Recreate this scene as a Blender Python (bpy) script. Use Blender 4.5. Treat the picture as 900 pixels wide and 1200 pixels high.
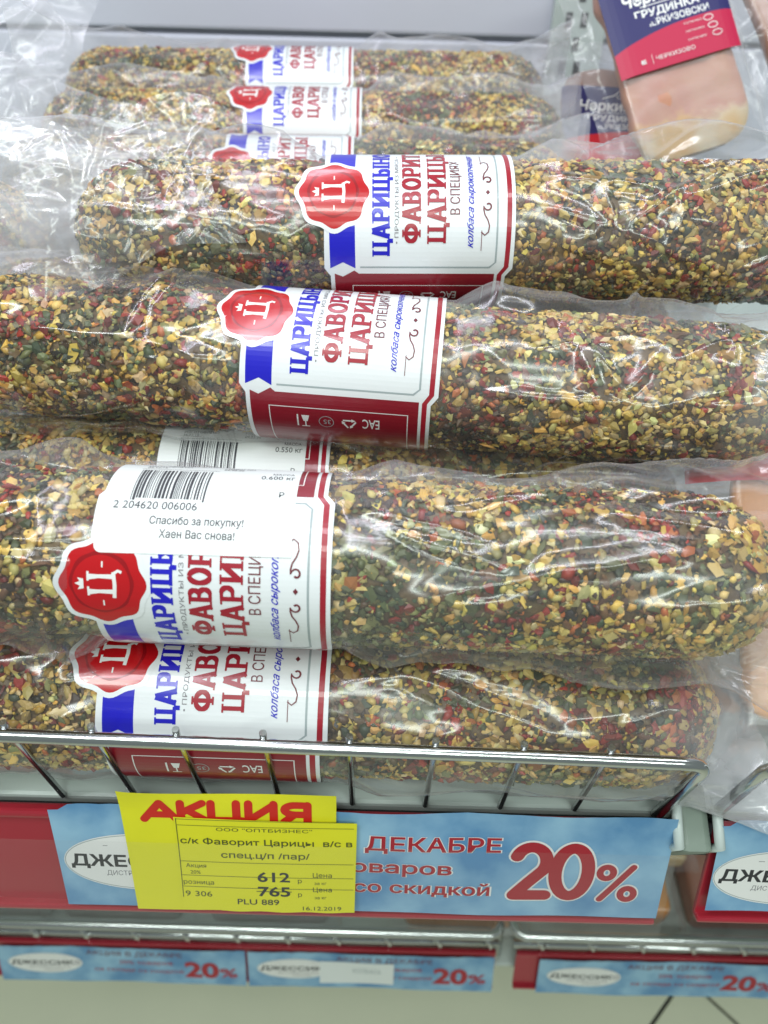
import bpy, bmesh, math, random
import numpy as np
from mathutils import Vector, Matrix
from mathutils.geometry import tessellate_polygon

# ------------------------------------------------------------------ scene, camera, light
for o in list(bpy.data.objects):
    bpy.data.objects.remove(o)
SC = bpy.context.scene
COL = SC.collection
PI = math.pi
CM = 0.01
CZ = 105.9                                    # camera height in cm; the shelf deck is at 80 cm

def W(x, y, z):                               # cm, relative to the camera's foot point -> metres
    return Vector((x * CM, y * CM, (z + CZ) * CM))

cam_d = bpy.data.cameras.new('camera')
cam = bpy.data.objects.new('camera', cam_d)
COL.objects.link(cam)
SC.camera = cam
pitch, roll = math.radians(45), math.radians(1.5)
F0 = Vector((0, math.cos(pitch), -math.sin(pitch)))
U0 = Vector((0, math.sin(pitch), math.cos(pitch)))
R0 = Vector((1, 0, 0))
Rc = R0 * math.cos(roll) + U0 * math.sin(roll)
Uc = -R0 * math.sin(roll) + U0 * math.cos(roll)
cam.matrix_world = Matrix(((Rc.x, Uc.x, -F0.x, 0), (Rc.y, Uc.y, -F0.y, 0),
                           (Rc.z, Uc.z, -F0.z, CZ * CM), (0, 0, 0, 1)))
cam_d.sensor_fit = 'VERTICAL'
cam_d.sensor_height = 24.0
cam_d.lens = 24.0 * 942 / 1200
cam_d.clip_start = 0.01
cam_d.clip_end = 50
cam_d.dof.use_dof = True
cam_d.dof.focus_distance = 0.255
cam_d.dof.aperture_fstop = 9.0

world = bpy.data.worlds.new('World')
SC.world = world
world.use_nodes = True
bg = world.node_tree.nodes['Background']
bg.inputs[0].default_value = (0.80, 0.92, 0.90, 1)
bg.inputs[1].default_value = 0.24

def area(name, loc, target, sx, sy, power, col):
    d = bpy.data.lights.new(name, 'AREA')
    d.shape = 'RECTANGLE'
    d.size, d.size_y = sx, sy
    d.energy = power
    d.color = col
    o = bpy.data.objects.new(name, d)
    COL.objects.link(o)
    o.location = loc
    o.rotation_euler = (Vector(target) - Vector(loc)).to_track_quat('-Z', 'Y').to_euler()
    return o

# the tube in the cabinet canopy, and store ceiling tubes behind the shopper
area('canopy_tube', W(4, 14, 52), W(0, 24, -20), 1.25, 0.035, 3.1, (0.93, 0.95, 1.0))
area('canopy_tube_back', W(-10, 52, 40), W(0, 50, -16), 1.25, 0.035, 2.1, (0.90, 0.87, 1.0))
area('ceiling_tube', W(-40, -60, 150), W(0, 20, -20), 1.5, 0.12, 12.0, (0.90, 1.0, 0.93))
area('ceiling_tube_far', W(60, -150, 150), W(0, 20, -20), 1.5, 0.12, 15.0, (0.90, 1.0, 0.93))

SC.view_settings.view_transform = 'Standard'
SC.view_settings.look = 'None'
SC.view_settings.exposure = 0.13
SC.view_settings.gamma = 1.0
SC.view_settings.use_curve_mapping = False
SC.render.engine = 'CYCLES'
SC.cycles.max_bounces = 10
SC.cycles.transparent_max_bounces = 32
SC.cycles.transmission_bounces = 8
SC.cycles.glossy_bounces = 4
SC.cycles.diffuse_bounces = 3
SC.cycles.caustics_reflective = False
SC.cycles.caustics_refractive = False
SC.cycles.sample_clamp_indirect = 6
SC.cycles.use_denoising = True

# ------------------------------------------------------------------ materials
MATS = {}
def mat(name, col, rough=0.5, metal=0.0, coat=0.0, spec=0.5, noise=None, bump=None, sss=0.0):
    """noise=(scale, amount, second colour); bump=(scale, strength, distance)"""
    if name in MATS:
        return MATS[name]
    m = bpy.data.materials.new(name)
    m.use_nodes = True
    nt = m.node_tree
    b = nt.nodes['Principled BSDF']
    b.inputs['Base Color'].default_value = (*col, 1)
    b.inputs['Roughness'].default_value = rough
    b.inputs['Metallic'].default_value = metal
    b.inputs['Coat Weight'].default_value = coat
    b.inputs['Coat Roughness'].default_value = 0.08
    b.inputs['Specular IOR Level'].default_value = spec
    if sss:
        b.inputs['Subsurface Weight'].default_value = sss
        b.inputs['Subsurface Scale'].default_value = 0.004
    tc = nt.nodes.new('ShaderNodeTexCoord')
    if noise:
        n = nt.nodes.new('ShaderNodeTexNoise')
        n.inputs['Scale'].default_value = noise[0]
        n.inputs['Detail'].default_value = 6
        nt.links.new(tc.outputs['Object'], n.inputs['Vector'])
        r = nt.nodes.new('ShaderNodeValToRGB')
        r.color_ramp.elements[0].position = 0.5 - 0.5 * noise[1]
        r.color_ramp.elements[1].position = 0.5 + 0.5 * noise[1]
        r.color_ramp.elements[0].color = (*col, 1)
        r.color_ramp.elements[1].color = (*noise[2], 1)
        nt.links.new(n.outputs['Fac'], r.inputs[0])
        nt.links.new(r.outputs[0], b.inputs['Base Color'])
    if bump:
        n = nt.nodes.new('ShaderNodeTexNoise')
        n.inputs['Scale'].default_value = bump[0]
        n.inputs['Detail'].default_value = 5
        nt.links.new(tc.outputs['Object'], n.inputs['Vector'])
        bp = nt.nodes.new('ShaderNodeBump')
        bp.inputs['Strength'].default_value = bump[1]
        bp.inputs['Distance'].default_value = bump[2]
        nt.links.new(n.outputs['Fac'], bp.inputs['Height'])
        nt.links.new(bp.outputs[0], b.inputs['Normal'])
    MATS[name] = m
    return m

def film_mat(name, haze=0.036, edge=0.30, spec0=0.06, rough=0.18, tint=(0.97, 0.97, 0.975), bumpk=0.22, scale=36, ends=0.0):
    m = bpy.data.materials.new(name)
    m.use_nodes = True
    nt = m.node_tree
    nt.nodes.clear()
    N, L = nt.nodes.new, nt.links.new
    out = N('ShaderNodeOutputMaterial')
    tr = N('ShaderNodeBsdfTransparent'); tr.inputs[0].default_value = (*tint, 1)
    df = N('ShaderNodeBsdfDiffuse'); df.inputs[0].default_value = (0.88, 0.88, 0.92, 1)
    gl = N('ShaderNodeBsdfGlossy'); gl.inputs['Roughness'].default_value = rough
    gl.inputs[0].default_value = (1, 1, 1, 1)
    tc = N('ShaderNodeTexCoord')
    mp = N('ShaderNodeMapping'); mp.inputs['Scale'].default_value = (0.45, 1, 1)
    L(tc.outputs['Object'], mp.inputs[0])
    nz = N('ShaderNodeTexNoise'); nz.inputs['Scale'].default_value = scale
    nz.inputs['Detail'].default_value = 4; nz.inputs['Roughness'].default_value = 0.55
    nz.inputs['Distortion'].default_value = 0.8
    L(mp.outputs[0], nz.inputs['Vector'])
    bp = N('ShaderNodeBump'); bp.inputs['Strength'].default_value = bumpk
    bp.inputs['Distance'].default_value = 0.002
    L(nz.outputs['Fac'], bp.inputs['Height'])
    L(bp.outputs[0], gl.inputs['Normal'])
    lw = N('ShaderNodeLayerWeight'); lw.inputs[0].default_value = 0.5
    p4 = N('ShaderNodeMath'); p4.operation = 'POWER'; p4.inputs[1].default_value = 3.0
    L(lw.outputs['Facing'], p4.inputs[0])
    # haze factor (thin cloudy film, denser seen edge-on, in soft patches)
    n2 = N('ShaderNodeTexNoise'); n2.inputs['Scale'].default_value = 22; n2.inputs['Detail'].default_value = 3
    L(mp.outputs[0], n2.inputs['Vector'])
    mr = N('ShaderNodeMapRange'); mr.inputs[1].default_value = 0.35; mr.inputs[2].default_value = 0.7
    mr.inputs[3].default_value = haze * 0.4; mr.inputs[4].default_value = haze * 1.9
    L(n2.outputs['Fac'], mr.inputs[0])
    ml = N('ShaderNodeMath'); ml.operation = 'MULTIPLY_ADD'
    ml.inputs[1].default_value = edge
    L(p4.outputs[0], ml.inputs[0]); L(mr.outputs[0], ml.inputs[2])
    ml.use_clamp = True
    if ends:
        sx = N('ShaderNodeSeparateXYZ'); L(tc.outputs['Object'], sx.inputs[0])
        ab = N('ShaderNodeMath'); ab.operation = 'ABSOLUTE'; L(sx.outputs['X'], ab.inputs[0])
        wv = N('ShaderNodeMath'); wv.operation = 'MULTIPLY_ADD'; wv.inputs[1].default_value = 0.05
        L(n2.outputs['Fac'], wv.inputs[0]); L(ab.outputs[0], wv.inputs[2])
        er = N('ShaderNodeMapRange'); er.inputs[1].default_value = .143; er.inputs[2].default_value = .182
        er.inputs[3].default_value = 0.0; er.inputs[4].default_value = ends; L(wv.outputs[0], er.inputs[0])
        ad = N('ShaderNodeMath'); ad.operation = 'ADD'; ad.use_clamp = True
        L(ml.outputs[0], ad.inputs[0]); L(er.outputs[0], ad.inputs[1]); ml = ad
    m1 = N('ShaderNodeMixShader')
    L(ml.outputs[0], m1.inputs[0]); L(tr.outputs[0], m1.inputs[1]); L(df.outputs[0], m1.inputs[2])
    g = N('ShaderNodeMath'); g.operation = 'MULTIPLY_ADD'
    g.inputs[1].default_value = 0.35; g.inputs[2].default_value = spec0; g.use_clamp = True
    L(p4.outputs[0], g.inputs[0])
    m2 = N('ShaderNodeMixShader')
    L(g.outputs[0], m2.inputs[0]); L(m1.outputs[0], m2.inputs[1]); L(gl.outputs[0], m2.inputs[2])
    L(m2.outputs[0], out.inputs[0])
    MATS[name] = m
    return m

FILM = film_mat('clear_film', ends=0.22)
FILM_FRONT = film_mat('front_film', haze=0.028, edge=0.28, ends=0.05)
FILM_BACK = film_mat('cloudy_film', haze=0.05, edge=0.36, spec0=0.05, rough=0.2, ends=0.2)
FILM_PACK = film_mat('vacuum_film', haze=0.085, edge=0.35, spec0=0.035, rough=0.2, bumpk=0.15)
FILM_CRUMPLED = film_mat('crumpled_film', haze=0.10, edge=0.42, spec0=0.04, rough=0.22, bumpk=0.4)

def grain_mat():
    m = bpy.data.materials.new('spice_grains')
    m.use_nodes = True
    nt = m.node_tree
    b = nt.nodes['Principled BSDF']
    at = nt.nodes.new('ShaderNodeAttribute'); at.attribute_name = 'Col'
    nt.links.new(at.outputs['Color'], b.inputs['Base Color'])
    b.inputs['Roughness'].default_value = 0.42
    b.inputs['Specular IOR Level'].default_value = 0.45
    MATS['grain'] = m
    return m
GRAIN = grain_mat()
CORE = mat('sausage_core', (0.09, 0.05, 0.022), 0.5, noise=(200, 0.5, (0.19, 0.125, 0.045)), bump=(400, 0.6, 0.001))
PAPER = mat('label_paper', (0.80, 0.83, 0.84), 0.28, coat=0.25, bump=(60, 0.08, 0.002))
STICKER = mat('weigh_sticker', (0.80, 0.83, 0.82), 0.42, bump=(70, 0.08, 0.002))
BLUE = mat('print_blue', (0.014, 0.012, 0.50), 0.3, coat=0.25)
RED = mat('print_dark_red', (0.36, 0.014, 0.03), 0.3, coat=0.25)
DRED = mat('print_maroon', (0.26, 0.012, 0.024), 0.3, coat=0.25)
SEAL = mat('print_seal_red', (0.50, 0.006, 0.010), 0.22, coat=0.4)
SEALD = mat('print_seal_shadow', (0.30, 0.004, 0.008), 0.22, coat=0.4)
GRAY = mat('print_gray', (0.36, 0.42, 0.43), 0.35)
MID = mat('print_midgray', (0.22, 0.21, 0.23), 0.4)
BLACK = mat('print_black', (0.03, 0.03, 0.035), 0.5)
FADED = mat('thermal_print', (0.05, 0.05, 0.06), 0.5)
MAROON = mat('print_thin_maroon', (0.16, 0.02, 0.03), 0.4)
WHITE = mat('print_white', (0.82, 0.82, 0.80), 0.3)
YELLOW = mat('yellow_paper', (0.80, 0.76, 0.015), 0.55, noise=(25, 0.5, (0.76, 0.73, 0.02)), bump=(45, 0.25, 0.002))
TAGRED = mat('tag_red', (0.62, 0.02, 0.01), 0.5)
TAGINK = mat('tag_ink', (0.09, 0.10, 0.02), 0.6)
POSTER = mat('poster_blue', (0.10, 0.27, 0.50), 0.35, coat=0.2, noise=(34, 0.26, (0.30, 0.52, 0.70)), bump=(30, 0.2, 0.002))
PTXT = mat('poster_text_red', (0.40, 0.015, 0.03), 0.4)
RAIL = mat('rail_red', (0.34, 0.010, 0.022), 0.32, coat=0.3, noise=(14, 0.7, (0.40, 0.03, 0.05)))
CHROME = mat('chrome', (0.62, 0.64, 0.64), 0.16, metal=1.0, bump=(120, 0.05, 0.001))
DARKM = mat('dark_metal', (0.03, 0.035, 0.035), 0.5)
ENAMEL = mat('white_enamel', (0.62, 0.70, 0.67), 0.3, noise=(6, 0.6, (0.55, 0.63, 0.60)))
WALL = mat('cabinet_wall', (0.68, 0.69, 0.78), 0.4, noise=(5, 0.6, (0.64, 0.65, 0.75)), bump=(160, 0.05, 0.001))
TILE = mat('floor_tile', (0.80, 0.80, 0.62), 0.35, noise=(9, 0.8, (0.72, 0.73, 0.57)), bump=(60, 0.05, 0.001))
GROUT = mat('grout', (0.05, 0.05, 0.045), 0.8)
BRACKET = mat('bracket_gray', (0.24, 0.30, 0.25), 0.5, noise=(30, 0.5, (0.20, 0.25, 0.21)))
MEAT = mat('pink_meat', (0.46, 0.17, 0.13), 0.35, noise=(55, 0.7, (0.52, 0.27, 0.19)), sss=0.15, bump=(160, 0.25, 0.001))
FAT = mat('yellow_fat', (0.60, 0.38, 0.11), 0.35, noise=(120, 0.7, (0.66, 0.52, 0.30)), sss=0.15)
BRISKET = mat('brisket', (0.46, 0.16, 0.11), 0.35, noise=(70, 0.6, (0.54, 0.29, 0.17)), sss=0.15, bump=(160, 0.25, 0.001))
def fat_band(m, y0):
    nt = m.node_tree; N, L = nt.nodes.new, nt.links.new
    b = nt.nodes['Principled BSDF']
    src = b.inputs['Base Color'].links[0].from_socket
    tc = N('ShaderNodeTexCoord'); sx = N('ShaderNodeSeparateXYZ'); L(tc.outputs['Object'], sx.inputs[0])
    nz = N('ShaderNodeTexNoise'); nz.inputs['Scale'].default_value = 90; nz.inputs['Detail'].default_value = 5
    L(tc.outputs['Object'], nz.inputs['Vector'])
    a = N('ShaderNodeMath'); a.operation = 'MULTIPLY_ADD'; a.inputs[1].default_value = 0.022
    L(nz.outputs['Fac'], a.inputs[0]); L(sx.outputs['Y'], a.inputs[2])
    r = N('ShaderNodeMapRange'); r.inputs[1].default_value = y0 + .011 - .003; r.inputs[2].default_value = y0 + .011 + .003
    L(a.outputs[0], r.inputs[0])
    n2 = N('ShaderNodeTexNoise'); n2.inputs['Scale'].default_value = 45; L(tc.outputs['Object'], n2.inputs['Vector'])
    cr = N('ShaderNodeValToRGB'); cr.color_ramp.elements[0].position = .4; cr.color_ramp.elements[1].position = .6
    cr.color_ramp.elements[0].color = (.62, .36, .09, 1); cr.color_ramp.elements[1].color = (.68, .54, .34, 1)
    L(n2.outputs['Fac'], cr.inputs[0])
    mx = N('ShaderNodeMix'); mx.data_type = 'RGBA'
    L(r.outputs[0], mx.inputs[0]); L(cr.outputs[0], mx.inputs[6]); L(src, mx.inputs[7]); L(mx.outputs[2], b.inputs['Base Color'])
fat_band(BRISKET, -.027)
ORANGE = mat('orange_meat', (0.82, 0.27, 0.02), 0.35, noise=(40, 0.7, (0.75, 0.33, 0.05)))
BROWN = mat('smoked_meat', (0.36, 0.16, 0.07), 0.35, noise=(40, 0.7, (0.28, 0.11, 0.06)))
PBLUE = mat('pack_blue', (0.016, 0.014, 0.12), 0.5)
PPINK = mat('pack_pink', (0.52, 0.006, 0.06), 0.5)
PRED = mat('pack_red', (0.62, 0.008, 0.02), 0.5)
CLEARP = film_mat('clear_plastic', haze=0.012, edge=0.12, spec0=0.035, rough=0.08, bumpk=0.1)

# ------------------------------------------------------------------ object helpers
def tagit(o, label=None, cat=None, group=None, kind=None):
    if label: o['label'] = label
    if cat: o['category'] = cat
    if group: o['group'] = group
    if kind: o['kind'] = kind
    return o

def link(name, me, parent=None, mats=()):
    for m in mats:
        me.materials.append(m)
    o = bpy.data.objects.new(name, me)
    COL.objects.link(o)
    if parent is not None:
        o.parent = parent
    return o

def empty(name, loc=(0, 0, 0), rot=(0, 0, 0)):
    o = bpy.data.objects.new(name, None)
    o.empty_display_size = 0.02
    COL.objects.link(o)
    o.location = loc
    o.rotation_euler = rot
    return o

def grid_mesh(name, V, nu, nv, wrap_v=False, smooth=True):
    """V (nu, nv, 3) in metres"""
    me = bpy.data.meshes.new(name)
    V = np.asarray(V, dtype=np.float32)
    i = np.arange(nu - 1)[:, None]
    j = np.arange(nv if wrap_v else nv - 1)[None, :]
    j2 = (j + 1) % nv
    q = np.stack([i * nv + j, (i + 1) * nv + j, (i + 1) * nv + j2, i * nv + j2], -1).reshape(-1, 4)
    me.vertices.add(nu * nv)
    me.vertices.foreach_set('co', V.reshape(-1))
    me.loops.add(q.size)
    me.loops.foreach_set('vertex_index', q.reshape(-1).astype(np.int32))
    me.polygons.add(len(q))
    me.polygons.foreach_set('loop_start', (np.arange(len(q)) * 4).astype(np.int32))
    me.polygons.foreach_set('use_smooth', np.full(len(q), smooth))
    me.update()
    me.validate()
    return me

def box_bm(bm, c, s, bev=0.0, rot=None, seg=2):
    r = bmesh.ops.create_cube(bm, size=1.0)
    vs = r['verts']
    bmesh.ops.scale(bm, vec=s, verts=vs)
    if bev:
        es = list({e for v in vs for e in v.link_edges})
        rr = bmesh.ops.bevel(bm, geom=es, offset=bev, segments=seg, affect='EDGES', profile=0.6)
        vs = [v for v in bm.verts if v.is_valid and v in set(rr['verts']) or v in vs and v.is_valid]
        vs = list({v for f in rr['faces'] for v in f.verts} | {v for v in vs if v.is_valid})
    if rot is not None:
        bmesh.ops.rotate(bm, cent=(0, 0, 0), matrix=rot, verts=vs)
    bmesh.ops.translate(bm, vec=c, verts=vs)

def box(name, c, s, m, parent=None, bev=0.0, rot=None):
    bm = bmesh.new()
    box_bm(bm, (0, 0, 0), tuple(k * CM for k in s), bev * CM)
    me = bpy.data.meshes.new(name)
    bm.to_mesh(me); bm.free()
    for p in me.polygons: p.use_smooth = False
    o = link(name, me, parent, [m])
    o.location = c
    if rot: o.rotation_euler = rot
    return o

def tube(name, pts, r, m, parent=None, n=12, cap=True):
    """round rod along a polyline (metres)"""
    P = [Vector(p) for p in pts]
    bm = bmesh.new()
    rings = []
    prev = None
    for i, p in enumerate(P):
        if i == 0: d = (P[1] - P[0])
        elif i == len(P) - 1: d = (P[-1] - P[-2])
        else: d = (P[i + 1] - P[i]).normalized() + (P[i] - P[i - 1]).normalized()
        d.normalize()
        if prev is None:
            a = d.orthogonal().normalized()
        else:
            a = (prev - d * prev.dot(d)).normalized()
        prev = a
        b = d.cross(a)
        rings.append([bm.verts.new(p + (a * math.cos(t) + b * math.sin(t)) * r) for t in [2 * PI * k / n for k in range(n)]])
    for A, B in zip(rings, rings[1:]):
        for k in range(n):
            bm.faces.new((A[k], A[(k + 1) % n], B[(k + 1) % n], B[k]))
    if cap:
        bm.faces.new(rings[0][::-1]); bm.faces.new(rings[-1])
    me = bpy.data.meshes.new(name)
    bm.to_mesh(me); bm.free()
    for p in me.polygons: p.use_smooth = len(p.vertices) == 4
    return link(name, me, parent, [m])

# ------------------------------------------------------------------ flat print in (x, y) centimetres
_TXT = {}
def text_poly(s, bold=0.0, shear=0.0, space=1.0):
    """outlines of a word, filled contour by contour (the built-in letters overlap their strokes);
    returns three sets of (verts, faces) so that overlapping strokes never share a plane, and the width"""
    key = (s, bold, shear, space)
    if key in _TXT: return _TXT[key]
    cu = bpy.data.curves.new('t', 'FONT')
    cu.body = s
    cu.size = 1.0
    cu.resolution_u = 3
    cu.fill_mode = 'NONE'
    cu.shear = shear
    cu.space_character = space
    ob = bpy.data.objects.new('t', cu)
    COL.objects.link(ob)
    dg = bpy.context.evaluated_depsgraph_get()
    me = bpy.data.meshes.new_from_object(ob.evaluated_get(dg))
    V = [tuple(v.co[:2]) for v in me.vertices]
    nxt = {}
    for e in me.edges:
        a, b = e.vertices
        nxt.setdefault(a, []).append(b); nxt.setdefault(b, []).append(a)
    bpy.data.objects.remove(ob); bpy.data.curves.remove(cu); bpy.data.meshes.remove(me)
    loops, seen = [], set()
    for st in range(len(V)):
        if st in seen or st not in nxt: continue
        lp, cur, prev = [st], st, None
        seen.add(st)
        while True:
            c = [k for k in nxt[cur] if k not in seen]
            if not c: break
            k = st + len(lp) if (st + len(lp)) in c else c[0]
            lp.append(k); seen.add(k); cur = k
        P = [V[k] for k in lp]
        P = [p for n, p in enumerate(P) if math.dist(p, P[n - 1]) > .008]
        if len(P) >= 3: loops.append(np.array(P))
    def area(p):
        q = np.roll(p, -1, 0)
        return 0.5 * float((p[:, 0] * q[:, 1] - q[:, 0] * p[:, 1]).sum())
    def inside(pt, poly):
        x, y = pt; c = False
        for (x1, y1), (x2, y2) in zip(poly, np.roll(poly, -1, 0)):
            if (y1 > y) != (y2 > y) and x < (x2 - x1) * (y - y1) / (y2 - y1) + x1: c = not c
        return c
    def grow(p, off):
        d1 = p - np.roll(p, 1, 0); d2 = np.roll(p, -1, 0) - p
        d1 /= np.linalg.norm(d1, axis=1)[:, None] + 1e-12; d2 /= np.linalg.norm(d2, axis=1)[:, None] + 1e-12
        n1 = np.stack([-d1[:, 1], d1[:, 0]], 1); n2 = np.stack([-d2[:, 1], d2[:, 0]], 1)
        k = np.maximum(1 + (n1 * n2).sum(1), .5)[:, None]
        return p + off * (n1 + n2) / k
    # letters and digits wind their outlines differently: the largest contour of a letter says which way is out
    outs, holes = [], []
    for p in loops:
        same = [q for q in loops if q[:, 0].min() < p[:, 0].max() - .01 and q[:, 0].max() > p[:, 0].min() + .01]
        sg = area(max(same, key=lambda q: abs(area(q))) if same else p)
        (outs if area(p) * sg > 0 else holes).append(p if sg < 0 else p[::-1])
    sets = [([], []) for _ in range(3)]
    xmin = min((p[:, 0].min() for p in loops), default=0.0)
    xmax = max((p[:, 0].max() for p in loops), default=0.0)
    for n, p in enumerate(outs):
        hs = [h for h in holes if inside(h[0], p) and h[:, 0].min() > p[:, 0].min() and h[:, 0].max() < p[:, 0].max()]
        polys = [grow(q, bold) if bold else q for q in [p] + hs]
        flatp = np.concatenate(polys)
        tris = tessellate_polygon([[Vector((x, y, 0)) for x, y in q] for q in polys])
        Vs, Fs = sets[n % 3]
        o = len(Vs)
        Vs += [(x - xmin, y) for x, y in flatp]
        Fs += [tuple(o + i for i in t) for t in tris]
    _TXT[key] = ([(np.array(v, float).reshape(-1, 2), f) for v, f in sets if v], float(xmax - xmin))
    return _TXT[key]

class Ink:
    """prints collected as flat polygons, each a hair above the one before, then mapped on to a surface"""
    def __init__(self): self.items = []
    def poly(self, V, Fc, m, layer=0.0):
        self.items.append((np.asarray(V, float), Fc, m, layer))
    def ngon(self, pts, m, layer=0.0):
        self.poly(pts, [tuple(range(len(pts)))], m, layer)
    def rect(self, x0, y0, x1, y1, m, layer=0.0):
        n = max(1, int(abs(x1 - x0) / .35))
        V = [(x0 + (x1 - x0) * k / n, y0) for k in range(n + 1)] + [(x0 + (x1 - x0) * k / n, y1) for k in range(n + 1)]
        self.poly(V, [(k, k + 1, n + 2 + k, n + 1 + k) for k in range(n)], m, layer)
    def stroke(self, pts, w, m, layer=0.0):
        p = np.asarray(pts, float)
        d = np.gradient(p, axis=0)
        d /= np.linalg.norm(d, axis=1)[:, None] + 1e-9
        n = np.stack([-d[:, 1], d[:, 0]], 1)
        ww = (np.asarray(w) if np.ndim(w) else np.full(len(p), w))[:, None] * 0.5
        V = np.concatenate([p + n * ww, p - n * ww])
        k = len(p)
        self.poly(V, [(i, k + i, k + i + 1, i + 1) for i in range(k - 1)], m, layer)
    def text(self, s, x, y, h, m, layer=0.0, bold=0.0, shear=0.0, wide=1.0, fit=None, mode='up', space=1.0, align='l'):
        """h = cap height. mode up: normal. mode turn: reading along +y, tops to -x. mode flip: upside down."""
        sets, wd = text_poly(s, bold, shear, space)
        if not sets: return
        k = h / 0.72
        kx = k * wide
        if fit: kx = fit / wd
        w = wd * kx
        for V, Fc in sets:
            T = V * np.array([kx, k])
            if align == 'c': T[:, 0] -= w / 2
            if align == 'r': T[:, 0] -= w
            self.place(T, Fc, x, y, m, layer, mode)
    def place(self, T, Fc, x, y, m, layer, mode='up'):
        if mode == 'up': Q = T + np.array([x, y])
        elif mode == 'turn': Q = np.stack([x - T[:, 1], y + T[:, 0]], 1)
        else: Q = np.stack([x - T[:, 0], y - T[:, 1]], 1)
        self.poly(Q, Fc, m, layer)
    def build(self, name, fmap, step=None, parent=None, thick=0.0):
        """fmap(x, y, h)->3D cm arrays. step slices polygons along y so that they can bend."""
        bm = bmesh.new()
        mats = []
        lay = bm.verts.layers.float.new('h')
        for idx, (V, Fc, m, layer) in enumerate(self.items):
            if m not in mats: mats.append(m)
            mi = mats.index(m)
            h = layer + idx * 6.0e-5
            b2 = bmesh.new()
            vs = [b2.verts.new((v[0], v[1], 0)) for v in V]
            for f in Fc:
                try: b2.faces.new([vs[i] for i in f])
                except ValueError: pass
            for f in b2.faces:
                if f.normal.z == 0: f.normal_update()
            if step:
                big = [f for f in b2.faces if len(f.verts) > 3]
                if big: bmesh.ops.triangulate(b2, faces=big)
                y0, y1 = float(V[:, 1].min()), float(V[:, 1].max())
                k = math.ceil(y0 / step)
                while k * step < y1:
                    if k * step > y0 + 1e-6:
                        bmesh.ops.bisect_plane(b2, geom=b2.verts[:] + b2.edges[:] + b2.faces[:], dist=1e-7,
                                               plane_co=(0, k * step, 0), plane_no=(0, 1, 0))
                    k += 1
            b2.normal_update()
            mp = {}
            for v in b2.verts:
                q = fmap(v.co.x, v.co.y, h)
                mp[v.index if False else v] = bm.verts.new((q[0] * CM, q[1] * CM, q[2] * CM))
            for f in b2.faces:
                vv = [mp[v] for v in f.verts]
                if f.normal.z < 0: vv.reverse()
                try:
                    nf = bm.faces.new(vv); nf.material_index = mi
                except ValueError: pass
            b2.free()
        me = bpy.data.meshes.new(name)
        bm.to_mesh(me); bm.free()
        for p in me.polygons: p.use_smooth = False
        return link(name, me, parent, mats)

# slab-serif capitals: strokes (x0,y0,x1,y1) with thickness; serifs (x, y)
def arcpts(cx, cy, rx, ry, a0, a1, n=10):
    return [(cx + rx * math.cos(math.radians(a0 + (a1 - a0) * k / n)), cy + ry * math.sin(math.radians(a0 + (a1 - a0) * k / n))) for k in range(n + 1)]
GL = {
 'Ц': (0.86, [[(.17, 0), (.17, 1)], [(.60, 0), (.60, 1)], [(.03, .06), (.83, .06)], [(.79, .08), (.79, -.2)]], [(.17, 1), (.60, 1)]),
 'А': (0.80, [[(.13, 0), (.37, 1)], [(.41, 1), (.67, 0)], [(.2, .32), (.6, .32)]], [(.11, 0), (.69, 0)]),
 'Р': (0.72, [[(.17, 0), (.17, 1)], [(.17, .93), (.4, .93)] + arcpts(.4, .69, .2, .24, 90, -90) + [(.17, .45)]], [(.17, 0), (.12, 1)]),
 'И': (0.84, [[(.17, 0), (.17, 1)], [(.66, 0), (.66, 1)], [(.17, .15), (.66, .85)]], [(.17, 0), (.17, 1), (.66, 0), (.66, 1)]),
 'Ы': (0.98, [[(.17, 0), (.17, 1)], [(.17, .56), (.36, .56)] + arcpts(.36, .31, .17, .25, 90, -90) + [(.17, .06)], [(.82, 0), (.82, 1)]], [(.14, 0), (.17, 1), (.82, 0), (.82, 1)]),
 'Ь': (0.66, [[(.17, 0), (.17, 1)], [(.17, .56), (.36, .56)] + arcpts(.36, .31, .17, .25, 90, -90) + [(.17, .06)]], [(.14, 0), (.17, 1)]),
 'Н': (0.84, [[(.17, 0), (.17, 1)], [(.66, 0), (.66, 1)], [(.17, .5), (.66, .5)]], [(.17, 0), (.17, 1), (.66, 0), (.66, 1)]),
 'О': (0.74, [arcpts(.37, .5, .25, .44, 90, 450, 20)], []),
 'Ф': (0.98, [[(.48, 0), (.48, 1)], arcpts(.48, .52, .36, .29, 90, 450, 20)], [(.48, 0), (.48, 1)]),
 'В': (0.74, [[(.17, 0), (.17, 1)], [(.17, .93), (.36, .93)] + arcpts(.36, .735, .19, .195, 90, -90) + [(.17, .54)], [(.36, .54)] + arcpts(.38, .30, .22, .235, 90, -90) + [(.17, .065)]], [(.12, 0), (.12, 1)]),
 'Т': (0.76, [[(.38, 0), (.38, 1)], [(.04, .93), (.72, .93)], [(.08, 1), (.08, .78)], [(.68, 1), (.68, .78)]], [(.38, 0)]),
}
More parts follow.
